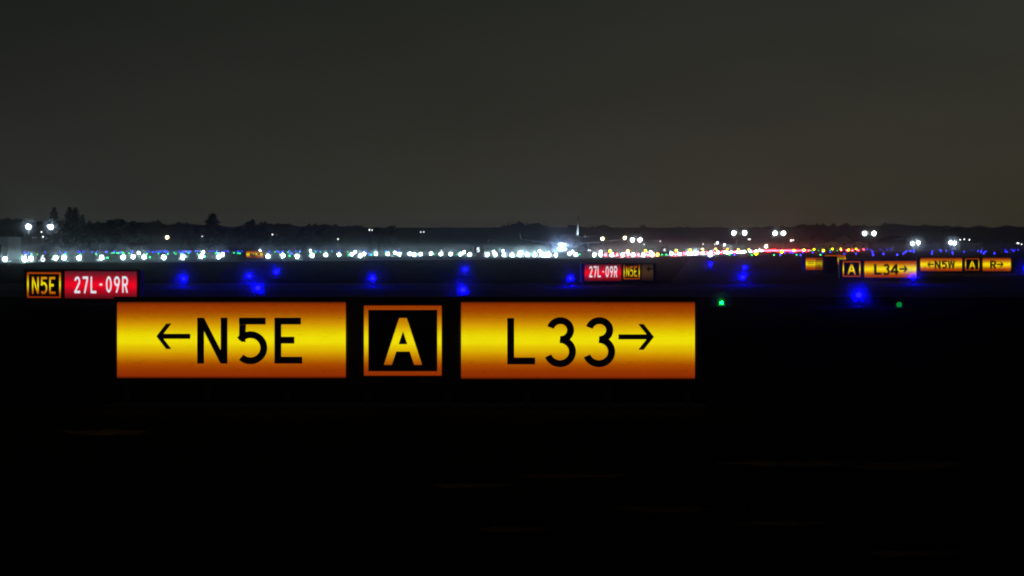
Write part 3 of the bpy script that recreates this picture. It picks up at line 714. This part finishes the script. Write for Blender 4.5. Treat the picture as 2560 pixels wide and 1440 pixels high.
def make_airliner(label, loc, rz, group=None, bright=True):
    root = thing('airliner', label, 'aeroplane', loc, rz, group)
    bm = bmesh.new()
    prof = [(-18.6, 2.9, .05, .05), (-18.4, 2.95, .45, .42), (-17.8, 3.0, .85, .85), (-16.8, 3.1, 1.3, 1.35), (-15.4, 3.25, 1.7, 1.75), (-13.5, 3.35, 1.95, 2.02), (-11, 3.4, 1.98, 2.07),
            (6, 3.4, 1.98, 2.07), (9, 3.5, 1.9, 1.95), (12, 3.85, 1.55, 1.55), (15, 4.3, 1.05, 1.05), (17.5, 4.7, .55, .55), (18.9, 4.9, .2, .2)]
    ring_loft(bm, [ellipse_ring(y, cz, rx, rz_) for y, cz, rx, rz_ in prof])
    fus = obj('fuselage', bm, M_plane, root, True)
    for s in (-1, 1):
        bm = bmesh.new()
        for k in range(3):
            x0 = s * (0.12 + k * 0.42); x1 = s * (0.48 + k * 0.42)
            y = -16.75 + k * 0.28 - 0.12
            vs = [(x0, y - 0.22, 3.85), (x1, y, 3.82), (x1, y + 0.42, 4.28), (x0, y + 0.2, 4.34)]
            f = bm.faces.new([bm.verts.new(v) for v in (vs if s > 0 else vs[::-1])])
        bmesh.ops.solidify(bm, geom=bm.faces[:], thickness=-0.04)
        obj('cockpit_window', bm, M_window, fus)
        # cabin windows of one side
        bm = bmesh.new()
        for i in range(34):
            y = -12.2 + i * 0.75
            box(bm, s * 1.975 - 0.015, s * 1.975 + 0.015, y - 0.13, y + 0.13, 3.62, 3.98)
        obj('cabin_windows', bm, M_window, fus)
        bm = bmesh.new()
        airfoil(bm, [((s * 1.6, -5.6, 2.35), (s * 1.6, 2.2, 2.25), 1.0, (0, 0, 1)), ((s * 6.2, -2.4, 2.85), (s * 6.2, 2.2, 2.7), .62, (0, 0, 1)), ((s * 16.6, 3.6, 4.05), (s * 16.6, 5.2, 4.0), .22, (0, 0, 1))])
        w = obj('wing', bm, M_plane_grey, root, True)
        bm = bmesh.new()
        airfoil(bm, [((s * 16.6, 3.6, 4.02), (s * 16.6, 5.2, 4.02), .2, (s * 1, 0, 0)), ((s * 17.3, 4.9, 6.2), (s * 17.3, 5.7, 6.2), .1, (s * 1, 0, 0))])
        obj('winglet', bm, M_plane, w, True)
        for xf in (8.5, 12.5):
            t = (xf - 6.2) / 10.4
            bm = bmesh.new(); sphere(bm, (s * xf, 2.6 + 3 * t, 2.45 + 1.25 * t), .22, 2, 0, (1, 1, 1))
            bmesh.ops.scale(bm, vec=(1, 7, 1), verts=bm.verts[:], space=Matrix.Translation((-s * xf, -(2.6 + 3 * t), -(2.45 + 1.25 * t))))
            obj('flap_fairing', bm, M_plane_grey, w, True)
        # engine
        cx, cz = s * 5.75, 1.62
        def er(y, r, n=28): return [(cx + r * math.cos(2 * PI * i / n), y, cz + r * math.sin(2 * PI * i / n)) for i in range(n)]
        bm = bmesh.new(); ring_loft(bm, [er(-6.9, 1.12), er(-6.2, 1.22), (er(-5, 1.25)), er(-3.4, 1.05), er(-2.9, .9), er(-2.9, .5), er(-1.7, .35)], cap=False)
        eng = obj('engine', bm, M_plane_grey, root, True)
        bm = bmesh.new(); ring_loft(bm, [er(-6.75, 1.14), er(-7.0, 1.16), er(-7.12, 1.08), er(-7.05, .98), er(-6.6, .95), er(-6.1, .97)], cap=False)
        obj('inlet_lip', bm, M_lip, eng, True)
        bm = bmesh.new()
        for b in range(20):
            a0 = 2 * PI * b / 20; a1 = a0 + 0.24
            pts = [(cx + r * math.cos(a), yy, cz + r * math.sin(a)) for r, a, yy in ((.25, a0, -6.15), (.95, a0 + .1, -6.22), (.95, a1 + .1, -6.08), (.25, a1, -6.05))]
            bm.faces.new([bm.verts.new(p) for p in pts])
        ring_loft(bm, [er(-6.6, .02, 12), er(-6.4, .16, 12), er(-6.1, .28, 12)], cap=True)
        ring_loft(bm, [er(-6.0, .97), er(-5.95, .1)], cap=True)
        obj('fan', bm, M_fan, eng)
        bm = bmesh.new(); box(bm, cx - .14, cx + .14, -5.2, -1.2, 2.3, 2.95, 0, 0.05); obj('pylon', bm, M_plane_grey, root)
        bm = bmesh.new(); airfoil(bm, [((s * .5, 13.2, 4.7), (s * .5, 16.6, 4.7), .4, (0, 0, 1)), ((s * 6.2, 16.2, 5.25), (s * 6.2, 17.7, 5.25), .14, (0, 0, 1))]); hs = obj('tailplane', bm, M_plane_grey, root, True)
        if bright:
            bm = bmesh.new(); sphere(bm, (s * 2.3, 15.2, 5.5), .07, 1); obj('logo_light', bm, M_logo, hs)
            bm = bmesh.new(); box(bm, s * 2.3 - .2, s * 2.3 + .2, 14.85, 14.98, 4.95, 5.75); obj('light_hood', bm, M_plane_grey, hs)  # added plate that keeps the logo lamp from showing to the front
            bm = bmesh.new(); sphere(bm, (s * 0.95, -17.4, .95), .12, 1); obj('taxi_lamp', bm, M_engine_fill, root)  # added fill lamp that brightens the engines and wings
            bm = bmesh.new(); tube(bm, (0, -17.2, .95), (s * .9, -17.35, .95), .03, .03, 6); obj('lamp_bracket', bm, M_plane_grey, root)  # bracket for the added fill lamp
        # main gear
        bm = bmesh.new(); tube(bm, (s * 3.8, 1.4, .5), (s * 3.6, 1.2, 2.5), .14, .18, 8); g = obj('main_gear', bm, M_plane_grey, root)
        for d in (-.42, .42):
            bm = bmesh.new(); n = 16
            ring_loft(bm, [[(s * 3.8 + d + dx, 1.4 + r * math.cos(2 * PI * i / n), .57 + r * math.sin(2 * PI * i / n)) for i in range(n)] for dx, r in ((-.2, .4), (-.16, .57), (.16, .57), (.2, .4))])
            obj('wheel', bm, M_tyre, g)
    bm = bmesh.new(); airfoil(bm, [((0, 10.6, 5.0), (0, 16.6, 5.2), .42, (1, 0, 0)), ((0, 12.6, 6.4), (0, 17.0, 6.4), .44, (1, 0, 0)), ((0, 16.4, 11.76), (0, 18.6, 11.76), .24, (1, 0, 0))]); obj('tail_fin', bm, M_plane, root, True)
    bm = bmesh.new(); tube(bm, (0, -17.2, .4), (0, -17.0, 2.6), .09, .12, 8); ng = obj('nose_gear', bm, M_plane_grey, root)
    for d in (-.25, .25):
        bm = bmesh.new(); n = 14
        ring_loft(bm, [[(d + dx, -17.2 + r * math.cos(2 * PI * i / n), .38 + r * math.sin(2 * PI * i / n)) for i in range(n)] for dx, r in ((-.12, .28), (-.1, .38), (.1, .38), (.12, .28))])
        obj('wheel', bm, M_tyre, ng)
    if bright:
        bm = bmesh.new(); sphere(bm, (0, -18.9, 1.15), .45, 2, 0, (1, .35, 1)); obj('landing_light', bm, M_land, ng)
        bm = bmesh.new(); tube(bm, (0, -17.1, 1.15), (0, -18.75, 1.15), .05, .05, 6); obj('lamp_bracket', bm, M_plane_grey, ng)
        for hr, hd in ((1.9, 0.026), (5.0, 0.011), (7.5, 0.005)): glow_ball(ng, (0, -19.0, 1.15), hr, glow_ball_mat('landing_halo', hd))
    return root
a = 0.182
air = make_airliner('white twin-engine airliner facing the camera with a blazing nose light on the runway', (18.51, 604.7, 0), -a)

# second, small jet far right of the first
def copy_tree(o, parent=None, skip=()):
    c = o.copy(); COL.objects.link(c)
    if parent is not None: c.parent = parent
    for ch in list(o.children):
        if ch.name.split('.')[0] in skip: continue
        copy_tree(ch, c, skip)
    return c
jet = copy_tree(air, None, ('landing_light', 'haze', 'light_hood', 'taxi_lamp', 'lamp_bracket', 'logo_light'))
D2 = 1330
jet.location = ((1826 - 1280) / F * D2, D2, 0); jet.rotation_euler = (0, 0, -0.62); jet.scale = (0.56, 0.56, 0.56)
tag(jet, 'smaller pale jet far off, right of the 4 board, its tail to the right', 'aeroplane')
M_taxi = E('taxi_glow', (0.7, 0.88, 1.0), 30, 0.8)
for y, z, x in ((-18.5, 7.2, -8.0), (-18.5, 4.8, 2.0)):
    bm = bmesh.new(); sphere(bm, (x, y, z), 1.25, 1); 
    obj('taxi_light', bm, M_taxi, jet)

# ------------------------------------------------------------------ trees, bushes
def crown_cards(bm, rr, n, fn, s0, s1):
    for _ in range(n):
        p, sc = fn(rr)
        s = rr.uniform(s0, s1) * sc
        q = Matrix.Rotation(rr.uniform(0, 2 * PI), 3, 'Z') @ Matrix.Rotation(rr.uniform(-1.2, 1.2), 3, 'X') @ Matrix.Rotation(rr.uniform(-1.2, 1.2), 3, 'Y')
        pts = [q @ Vector(v) + p for v in ((-s, -s * .5, 0), (s * .2, -s * .8, 0), (s, .1 * s, 0), (.1 * s, s * .7, 0))]
        bm.faces.new([bm.verts.new(v) for v in pts])
def broad_mesh(seed, n=3000):
    rr = random.Random(seed)
    bm = bmesh.new()
    lobes = []
    for _ in range(15):
        a = rr.uniform(0, 2 * PI); h = rr.uniform(0.30, 0.88)
        rad = 0.38 * math.sin(PI * min(1, max(0.08, (h - 0.1) / 0.95))) ** 0.7
        d = rr.uniform(0.2, 0.8) * rad
        lobes.append((Vector((d * math.cos(a), d * math.sin(a), h)), rr.uniform(0.09, 0.17)))
    lobes.append((Vector((0, 0, 0.86)), 0.11)); lobes.append((Vector((0, 0, 0.5)), 0.26))
    def fn(r):
        c, R_ = r.choice(lobes)
        v = Vector((r.gauss(0, 1), r.gauss(0, 1), r.gauss(0, 1))).normalized() * (R_ * r.uniform(0.5, 1.08) )
        v.z *= 0.8
        return c + v, 1.0
    crown_cards(bm, rr, n, fn, 0.022, 0.048)
    tb = bmesh.new()
    tube(tb, (0, 0, -0.01), (0, 0, 0.35), 0.03, 0.018, 7)
    for c, R_ in lobes[:8]:
        tube(tb, (0, 0, 0.25), c, 0.014, 0.004, 5)
    return bm, tb
def conifer_mesh(seed, n=2600):
    rr = random.Random(seed)
    bm = bmesh.new()
    whorls = [(h, 0.17 * (1 - h) ** 0.8 * rr.uniform(0.55, 1.3) + 0.02) for h in [0.12 + 0.86 * i / 17 for i in range(18)]]
    def fn(r):
        h, R_ = r.choice(whorls)
        a = r.choice([k * 1.05 + h * 9 for k in range(6)]) + r.gauss(0, 0.28)
        d = R_ * r.random() ** 0.6
        return Vector((d * math.cos(a), d * math.sin(a), h - 0.25 * d + r.gauss(0, 0.008))), 0.6 + 0.8 * (1 - h)
    crown_cards(bm, rr, n, fn, 0.014, 0.034)
    for _ in range(30):
        z = 0.93 + rr.random() * 0.07
        p = Vector((rr.gauss(0, .004), rr.gauss(0, .004), z))
        bm.faces.new([bm.verts.new(p + Vector(v)) for v in ((-.006, 0, 0), (.006, .004, 0), (0, 0, .018))])
    tb = bmesh.new(); tube(tb, (0, 0, -0.01), (0, 0, 0.97), 0.018, 0.003, 6)
    return bm, tb
def proto_meshes(fn, mat, seeds, nm):
    out = []
    for s in seeds:
        c, t = fn(s)
        mc = bpy.data.meshes.new(nm + '_crown'); c.to_mesh(mc); c.free(); mc.materials.append(mat)
        mt = bpy.data.meshes.new(nm + '_trunk'); t.to_mesh(mt); t.free(); mt.materials.append(M_bark)
        out.append((mc, mt))
    return out
BROAD = proto_meshes(broad_mesh, M_leaf, (1, 2, 3, 4), 'broad')
CONIF = proto_meshes(conifer_mesh, M_conifer, (11, 12, 13), 'conifer')
tcount = 0
def tree(kind, px, py, D, wpx, label, rot):
    global tcount
    tcount += 1
    X = (px - 1280) / F * D
    H = CAM + (YH - py) / F * D
    W = wpx / F * D
    P = CONIF if kind == 'conifer_tree' else BROAD
    mc, mt = P[tcount % len(P)]
    base = 0.34 if kind == 'conifer_tree' else 0.80
    root = thing(kind, label, 'tree', (X, D, 0), rot, 'dark trees beyond the airfield')
    k = W / base
    for nm, me in (('crown', mc), ('trunk', mt)):
        o = link(bpy.data.objects.new(nm, me), root); o.scale = (k, k, H)
    return root
TREES = [('conifer_tree', 135, 519, 1000, 52, 'pale hazy conifer standing alone just right of the right cool floodlight'), ('conifer_tree', 174, 518, 760, 56, 'left and taller of twin dark conifers on the skyline'),
 ('conifer_tree', 189, 519, 770, 56, 'right of twin dark conifers on the skyline'), ('conifer_tree', 207, 537, 780, 38, 'short dark conifer right of the twin conifers'), ('broad_tree', 224, 548, 800, 22, 'small bushy tree right of the short conifer'),
 ('broad_tree', 290, 545, 780, 64, 'wide dome-shaped dark tree above the left red sign'), ('broad_tree', 329, 549, 790, 30, 'round dark tree right of the wide dome-shaped tree'), ('broad_tree', 352, 552, 800, 34, 'ragged dark tree left of the warm lone street lamp'),
 ('broad_tree', 250, 556, 760, 60, 'low dark tree below the gap left of the dome-shaped tree'), ('broad_tree', 200, 556, 750, 70, 'low dark tree under the twin conifers'), ('broad_tree', 320, 568, 740, 80, 'low broad dark tree at the foot of the dome-shaped tree'),
 ('broad_tree', 20, 575, 860, 80, 'dark low tree behind the pale box building'), ('broad_tree', 365, 572, 900, 40, 'low dark tree just left of the lone warm street lamp'),
 ('conifer_tree', 461, 570, 900, 22, 'tiny narrow conifer left of the tall pointed one'), ('conifer_tree', 531, 534, 860, 80, 'tall dark pointed conifer above the N5E lettering'), ('conifer_tree', 521, 552, 840, 40, 'short conifer leaning on the tall pointed one'),
 ('broad_tree', 492, 563, 870, 36, 'dark bushy tree left of the tall pointed conifer'), ('broad_tree', 548, 572, 880, 40, 'dark bushy tree at the foot of the tall pointed conifer'), ('broad_tree', 632, 544, 850, 44, 'tall ragged tree above the N6 sign'),
 ('broad_tree', 652, 560, 860, 50, 'dark tree merging with the right side of the tall ragged tree'), ('broad_tree', 598, 566, 870, 40, 'dark tree left of the tall ragged tree above N6'), ('broad_tree', 700, 579, 830, 44, 'low dark tree above the white lights right of the N6 sign'),
 ('broad_tree', 762, 567, 900, 44, 'rounded dark tree, left of two side by side'), ('broad_tree', 808, 566, 900, 40, 'rounded dark tree, right of two side by side'), ('broad_tree', 948, 567, 1000, 56, 'bushy tree right of the paired lamps on the skyline'),
 ('conifer_tree', 979, 564, 1050, 44, 'small conifer right of the bushy skyline tree'),
 ('broad_tree', 2021, 592, 1150, 30, 'small dark tree above the runway vacated sign'), ('broad_tree', 2235, 588, 1000, 70, 'wide dark dome tree above the L34 panel'), ('broad_tree', 2206, 596, 980, 36, 'dark tree left of the wide dome tree above L34'),
 ('broad_tree', 2378, 570, 900, 54, 'tall dark dome tree behind the two close floodlights'), ('broad_tree', 2335, 599, 880, 26, 'small dark tree left of the tall dome tree'), ('broad_tree', 2262, 597, 940, 44, 'dark tree above the right end of the L34 panel'),
 ('broad_tree', 2468, 593, 900, 80, 'low wide dark tree above the R arrow panel'), ('broad_tree', 2520, 600, 900, 60, 'low dark tree at the far right'), ('broad_tree', 2425, 603, 900, 40, 'low dark tree above the small framed A')]
for i, t_ in enumerate(TREES): tree(*t_, rot=i * 1.3)

def bush(px, ytop, ybot, wpx, D, label, mat, seed):
    X = (px - 1280) / F * D
    zt = CAM + (YH - ytop) / F * D; w = wpx / F * D / 2
    root = thing('bush', label, 'bush', (X, D, 0), 0, 'bushes lit by lamps')
    bm = bmesh.new(); rr = random.Random(seed)
    def fn(r):
        v = Vector((r.gauss(0, 1), r.gauss(0, 1), r.gauss(0, 1))).normalized()
        k = r.uniform(0.55, 1.05)
        return Vector((v.x * w * k, v.y * w * k, zt * 0.5 + v.z * zt * 0.48 * k)), 1
    crown_cards(bm, rr, 500, fn, w * 0.07, w * 0.16)
    obj('foliage', bm, mat, root)
    bm = bmesh.new(); tube(bm, (0, 0, -0.05), (0, 0, zt * 0.6), 0.08, 0.03, 6); obj('stem', bm, M_bark, root)
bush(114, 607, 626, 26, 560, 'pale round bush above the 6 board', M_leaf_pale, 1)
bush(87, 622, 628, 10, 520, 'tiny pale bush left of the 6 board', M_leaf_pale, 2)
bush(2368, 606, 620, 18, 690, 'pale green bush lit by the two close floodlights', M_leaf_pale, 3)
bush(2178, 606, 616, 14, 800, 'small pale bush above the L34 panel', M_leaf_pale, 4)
bush(205, 612, 625, 24, 560, 'faint bush right of the 6 board', M_leaf, 5)

# ------------------------------------------------------------------ buildings
def gable(px0, px1, ypeak, yeave, D, depth, label, walls, pitch_side=0.5, rz=0.0, windows=0):
    k = D / F
    xc = (px0 + px1) / 2; X = (xc - 1280) * k; w = (px1 - px0) * k
    ze = CAM + (YH - yeave) * k; zp = CAM + (YH - ypeak) * k
    root = thing('building', label, 'building', (X, D, 0), rz)
    bm = bmesh.new()
    box(bm, -w / 2 + .2, w / 2 - .2, 0.2, depth, -0.05, ze)
    fr = [(-w / 2 + .2, ze + .001), (w / 2 - .2, ze + .001), ((pitch_side - .5) * w, zp - .15)]
    vf = [bm.verts.new((x, .2, z)) for x, z in fr]; vb = [bm.verts.new((x, depth, z)) for x, z in fr]
    bm.faces.new(vf); bm.faces.new(vb[::-1])
    obj('wall', bm, walls, root)
    bm = bmesh.new()
    px_ = (pitch_side - .5) * w
    for s in (-1, 1):
        x0 = s * (w / 2 + .25); z0 = ze - .1
        pts = [(x0, z0), (px_, zp), (px_, zp + .25), (x0, z0 + .25)]
        a_ = [bm.verts.new((x, -.3, z)) for x, z in pts]; b_ = [bm.verts.new((x, depth + .4, z)) for x, z in pts]
        for i in range(4): bm.faces.new((a_[i], a_[(i + 1) % 4], b_[(i + 1) % 4], b_[i]))
        bm.faces.new(a_[::-1]); bm.faces.new(b_)
    bmesh.ops.recalc_face_normals(bm, faces=bm.faces[:])
    obj('roof', bm, M_roof, root)
    for i in range(windows):
        x = -w / 2 + w * (i + .5) / windows
        bm = bmesh.new(); box(bm, x - .5, x + .5, .14, .2 - .002, ze * .45, ze * .45 + 1.1); obj('window', bm, M_window, root)
    return root
def flat_building(px0, px1, ytop, D, depth, label, wall):
    k = D / F
    xc = (px0 + px1) / 2; X = (xc - 1280) * k; w = (px1 - px0) * k; h = CAM + (YH - ytop) * k
    root = thing('building', label, 'building', (X, D, 0))
    bm = bmesh.new(); box(bm, -w / 2, w / 2, 0, depth, -0.05, h); obj('wall', bm, wall, root)
    bm = bmesh.new(); box(bm, -w / 2 - .12, w / 2 + .12, -.12, depth + .12, h + .002, h + .18); obj('roof', bm, M_roof, root)
    bm = bmesh.new(); box(bm, w / 2 - 1.9, w / 2 - 0.9, -.05, -.003, 0, 2.1); obj('door', bm, M_cab, root)
    return root
flat_building(-190, 20, 592, 262, 7, 'plain pale box building cut off by the left edge', M_wall_pale)
gable(2088, 2132, 585, 603, 1050, 16, 'house with dark pointed roof between two yellow lights', M_wall, 0.6, windows=3)
gable(2036, 2060, 588, 600, 1120, 14, 'small house with dark roof left of the pointed roof', M_wall, 0.25, windows=2)
gable(2126, 2168, 602, 609, 940, 14, 'low pale-walled shed right of the pointed roof', M_wall, 0.5, windows=2)
gable(2050, 2100, 602, 611, 940, 12, 'low pale-walled hall left of the pointed roof', M_wall, 0.8, windows=3)
flat_building(2400, 2450, 607, 860, 12, 'long low flat-roofed building above the small framed A', M_wall)

for i, (px, y0, y1, lab) in enumerate([(2504, 622, 632, 'left of two short pale marker posts above the R arrow panel'), (2524, 622, 633, 'right of two short pale marker posts above the R arrow panel')]):
    D = CAM * F / (y1 - YH)
    root = thing('marker_post', lab, 'post', ((px - 1280) / F * D, D, 0), 0, 'pale marker posts')
    bm = bmesh.new(); lathe_z(bm, [(.14, -.02), (.14, (y1 - y0) / F * D - .1), (.06, (y1 - y0) / F * D)], 10); obj('post', bm, M_post, root)
    bm = bmesh.new(); lathe_z(bm, [(.145, .55), (.145, .75)], 10); obj('reflector_band', bm, M_paint_w, root)

# low mist layer added over the airfield to spread the lamps' glow
bm = bmesh.new(); box(bm, -700, 700, 44, 900, -0.6, GLOW_MIST_TOP)
m, nt, out = mat_new('ground_mist')
pv = nt.nodes.new('ShaderNodeVolumePrincipled')
pv.inputs['Color'].default_value = (0.93, 0.96, 1.0, 1)
pv.inputs['Density'].default_value = GLOW_MIST
pv.inputs['Density Attribute'].default_value = ''
pv.inputs['Anisotropy'].default_value = 0.96
nt.links.new(pv.outputs['Volume'], out.inputs['Volume'])
tag(obj('haze', bm, m), kind='stuff')

# ------------------------------------------------------------------ world: night sky under city light
W = bpy.data.worlds.new('World'); S.world = W; W.use_nodes = True
nt = W.node_tree; nt.nodes.clear()
out = nt.nodes.new('ShaderNodeOutputWorld')
tc = nt.nodes.new('ShaderNodeTexCoord')
sp = nt.nodes.new('ShaderNodeSeparateXYZ')
nt.links.new(tc.outputs['Generated'], sp.inputs[0])
def ramp(stops):
    r = nt.nodes.new('ShaderNodeValToRGB')
    while len(r.color_ramp.elements) < len(stops): r.color_ramp.elements.new(0.5)
    for el, (p, c) in zip(r.color_ramp.elements, stops): el.position = p; el.color = (*c, 1)
    return r
mz = nt.nodes.new('ShaderNodeMapRange'); mz.inputs['From Min'].default_value = 0.0; mz.inputs['From Max'].default_value = 0.25
nt.links.new(sp.outputs['Z'], mz.inputs['Value'])
rl = ramp([(0.0, srgb(48, 50, 46)), (0.1, srgb(45, 46, 42)), (0.26, srgb(37, 37, 34)), (0.52, srgb(26, 29, 25)), (1.0, srgb(17, 19, 17))])
rrr = ramp([(0.0, srgb(55, 51, 37)), (0.1, srgb(53, 50, 38)), (0.26, srgb(50, 49, 41)), (0.52, srgb(44, 45, 40)), (1.0, srgb(30, 31, 28))])
nt.links.new(mz.outputs['Result'], rl.inputs['Fac']); nt.links.new(mz.outputs['Result'], rrr.inputs['Fac'])
mx = nt.nodes.new('ShaderNodeMapRange'); mx.inputs['From Min'].default_value = -0.27; mx.inputs['From Max'].default_value = 0.27
nt.links.new(sp.outputs['X'], mx.inputs['Value'])
mix = nt.nodes.new('ShaderNodeMix'); mix.data_type = 'RGBA'
nt.links.new(mx.outputs['Result'], mix.inputs['Factor']); nt.links.new(rl.outputs['Color'], mix.inputs['A']); nt.links.new(rrr.outputs['Color'], mix.inputs['B'])
sky = nt.nodes.new('ShaderNodeTexSky'); sky.sky_type = 'NISHITA'; sky.sun_disc = False
sky.sun_elevation = math.radians(-4); sky.sun_rotation = math.radians(60)
add = nt.nodes.new('ShaderNodeMix'); add.data_type = 'RGBA'; add.blend_type = 'ADD'; add.inputs['Factor'].default_value = 0.005
nt.links.new(mix.outputs['Result'], add.inputs['A']); nt.links.new(sky.outputs['Color'], add.inputs['B'])
bg = nt.nodes.new('ShaderNodeBackground')
nz = nt.nodes.new('ShaderNodeTexNoise'); nz.inputs['Scale'].default_value = 5.0; nz.inputs['Detail'].default_value = 3
mpn = nt.nodes.new('ShaderNodeMapping'); mpn.inputs['Scale'].default_value = (1, 1, 3.5)
nt.links.new(tc.outputs['Generated'], mpn.inputs['Vector']); nt.links.new(mpn.outputs['Vector'], nz.inputs['Vector'])
ms = nt.nodes.new('ShaderNodeMapRange'); ms.inputs['From Min'].default_value = 0.3; ms.inputs['From Max'].default_value = 0.7
ms.inputs['To Min'].default_value = 0.92; ms.inputs['To Max'].default_value = 1.08
nt.links.new(nz.outputs['Fac'], ms.inputs['Value']); nt.links.new(ms.outputs['Result'], bg.inputs['Strength'])
nt.links.new(add.outputs['Result'], bg.inputs['Color'])
nt.links.new(bg.outputs['Background'], out.inputs['Surface'])

# ------------------------------------------------------------------ camera, render settings
cd = bpy.data.cameras.new('camera'); cam = bpy.data.objects.new('camera', cd); COL.objects.link(cam)
cam.location = (0, 0, CAM); cam.rotation_euler = (PI / 2, 0, 0)
cd.sensor_width = 36.0; cd.lens = 36.0 * F / 2560.0
cd.shift_y = -(720 - YH) / 2560.0
cd.clip_start = 0.1; cd.clip_end = 6000
S.camera = cam
vs = S.view_settings
S.display_settings.display_device = 'sRGB'
vs.view_transform = 'Standard'; vs.look = 'None'; vs.exposure = 0; vs.gamma = 1
S.render.engine = 'CYCLES'
c = S.cycles
c.max_bounces = 4; c.diffuse_bounces = 1; c.glossy_bounces = 2; c.volume_bounces = 0; c.transparent_max_bounces = 8
c.use_light_tree = True
c.pixel_filter_type = 'BLACKMAN_HARRIS'; c.filter_width = 2.0
c.use_adaptive_sampling = False
c.use_denoising = True
c.denoiser = 'OPENIMAGEDENOISE'
c.denoising_input_passes = 'RGB_ALBEDO_NORMAL'
c.sample_clamp_indirect = 0
c.caustics_reflective = False; c.caustics_refractive = False
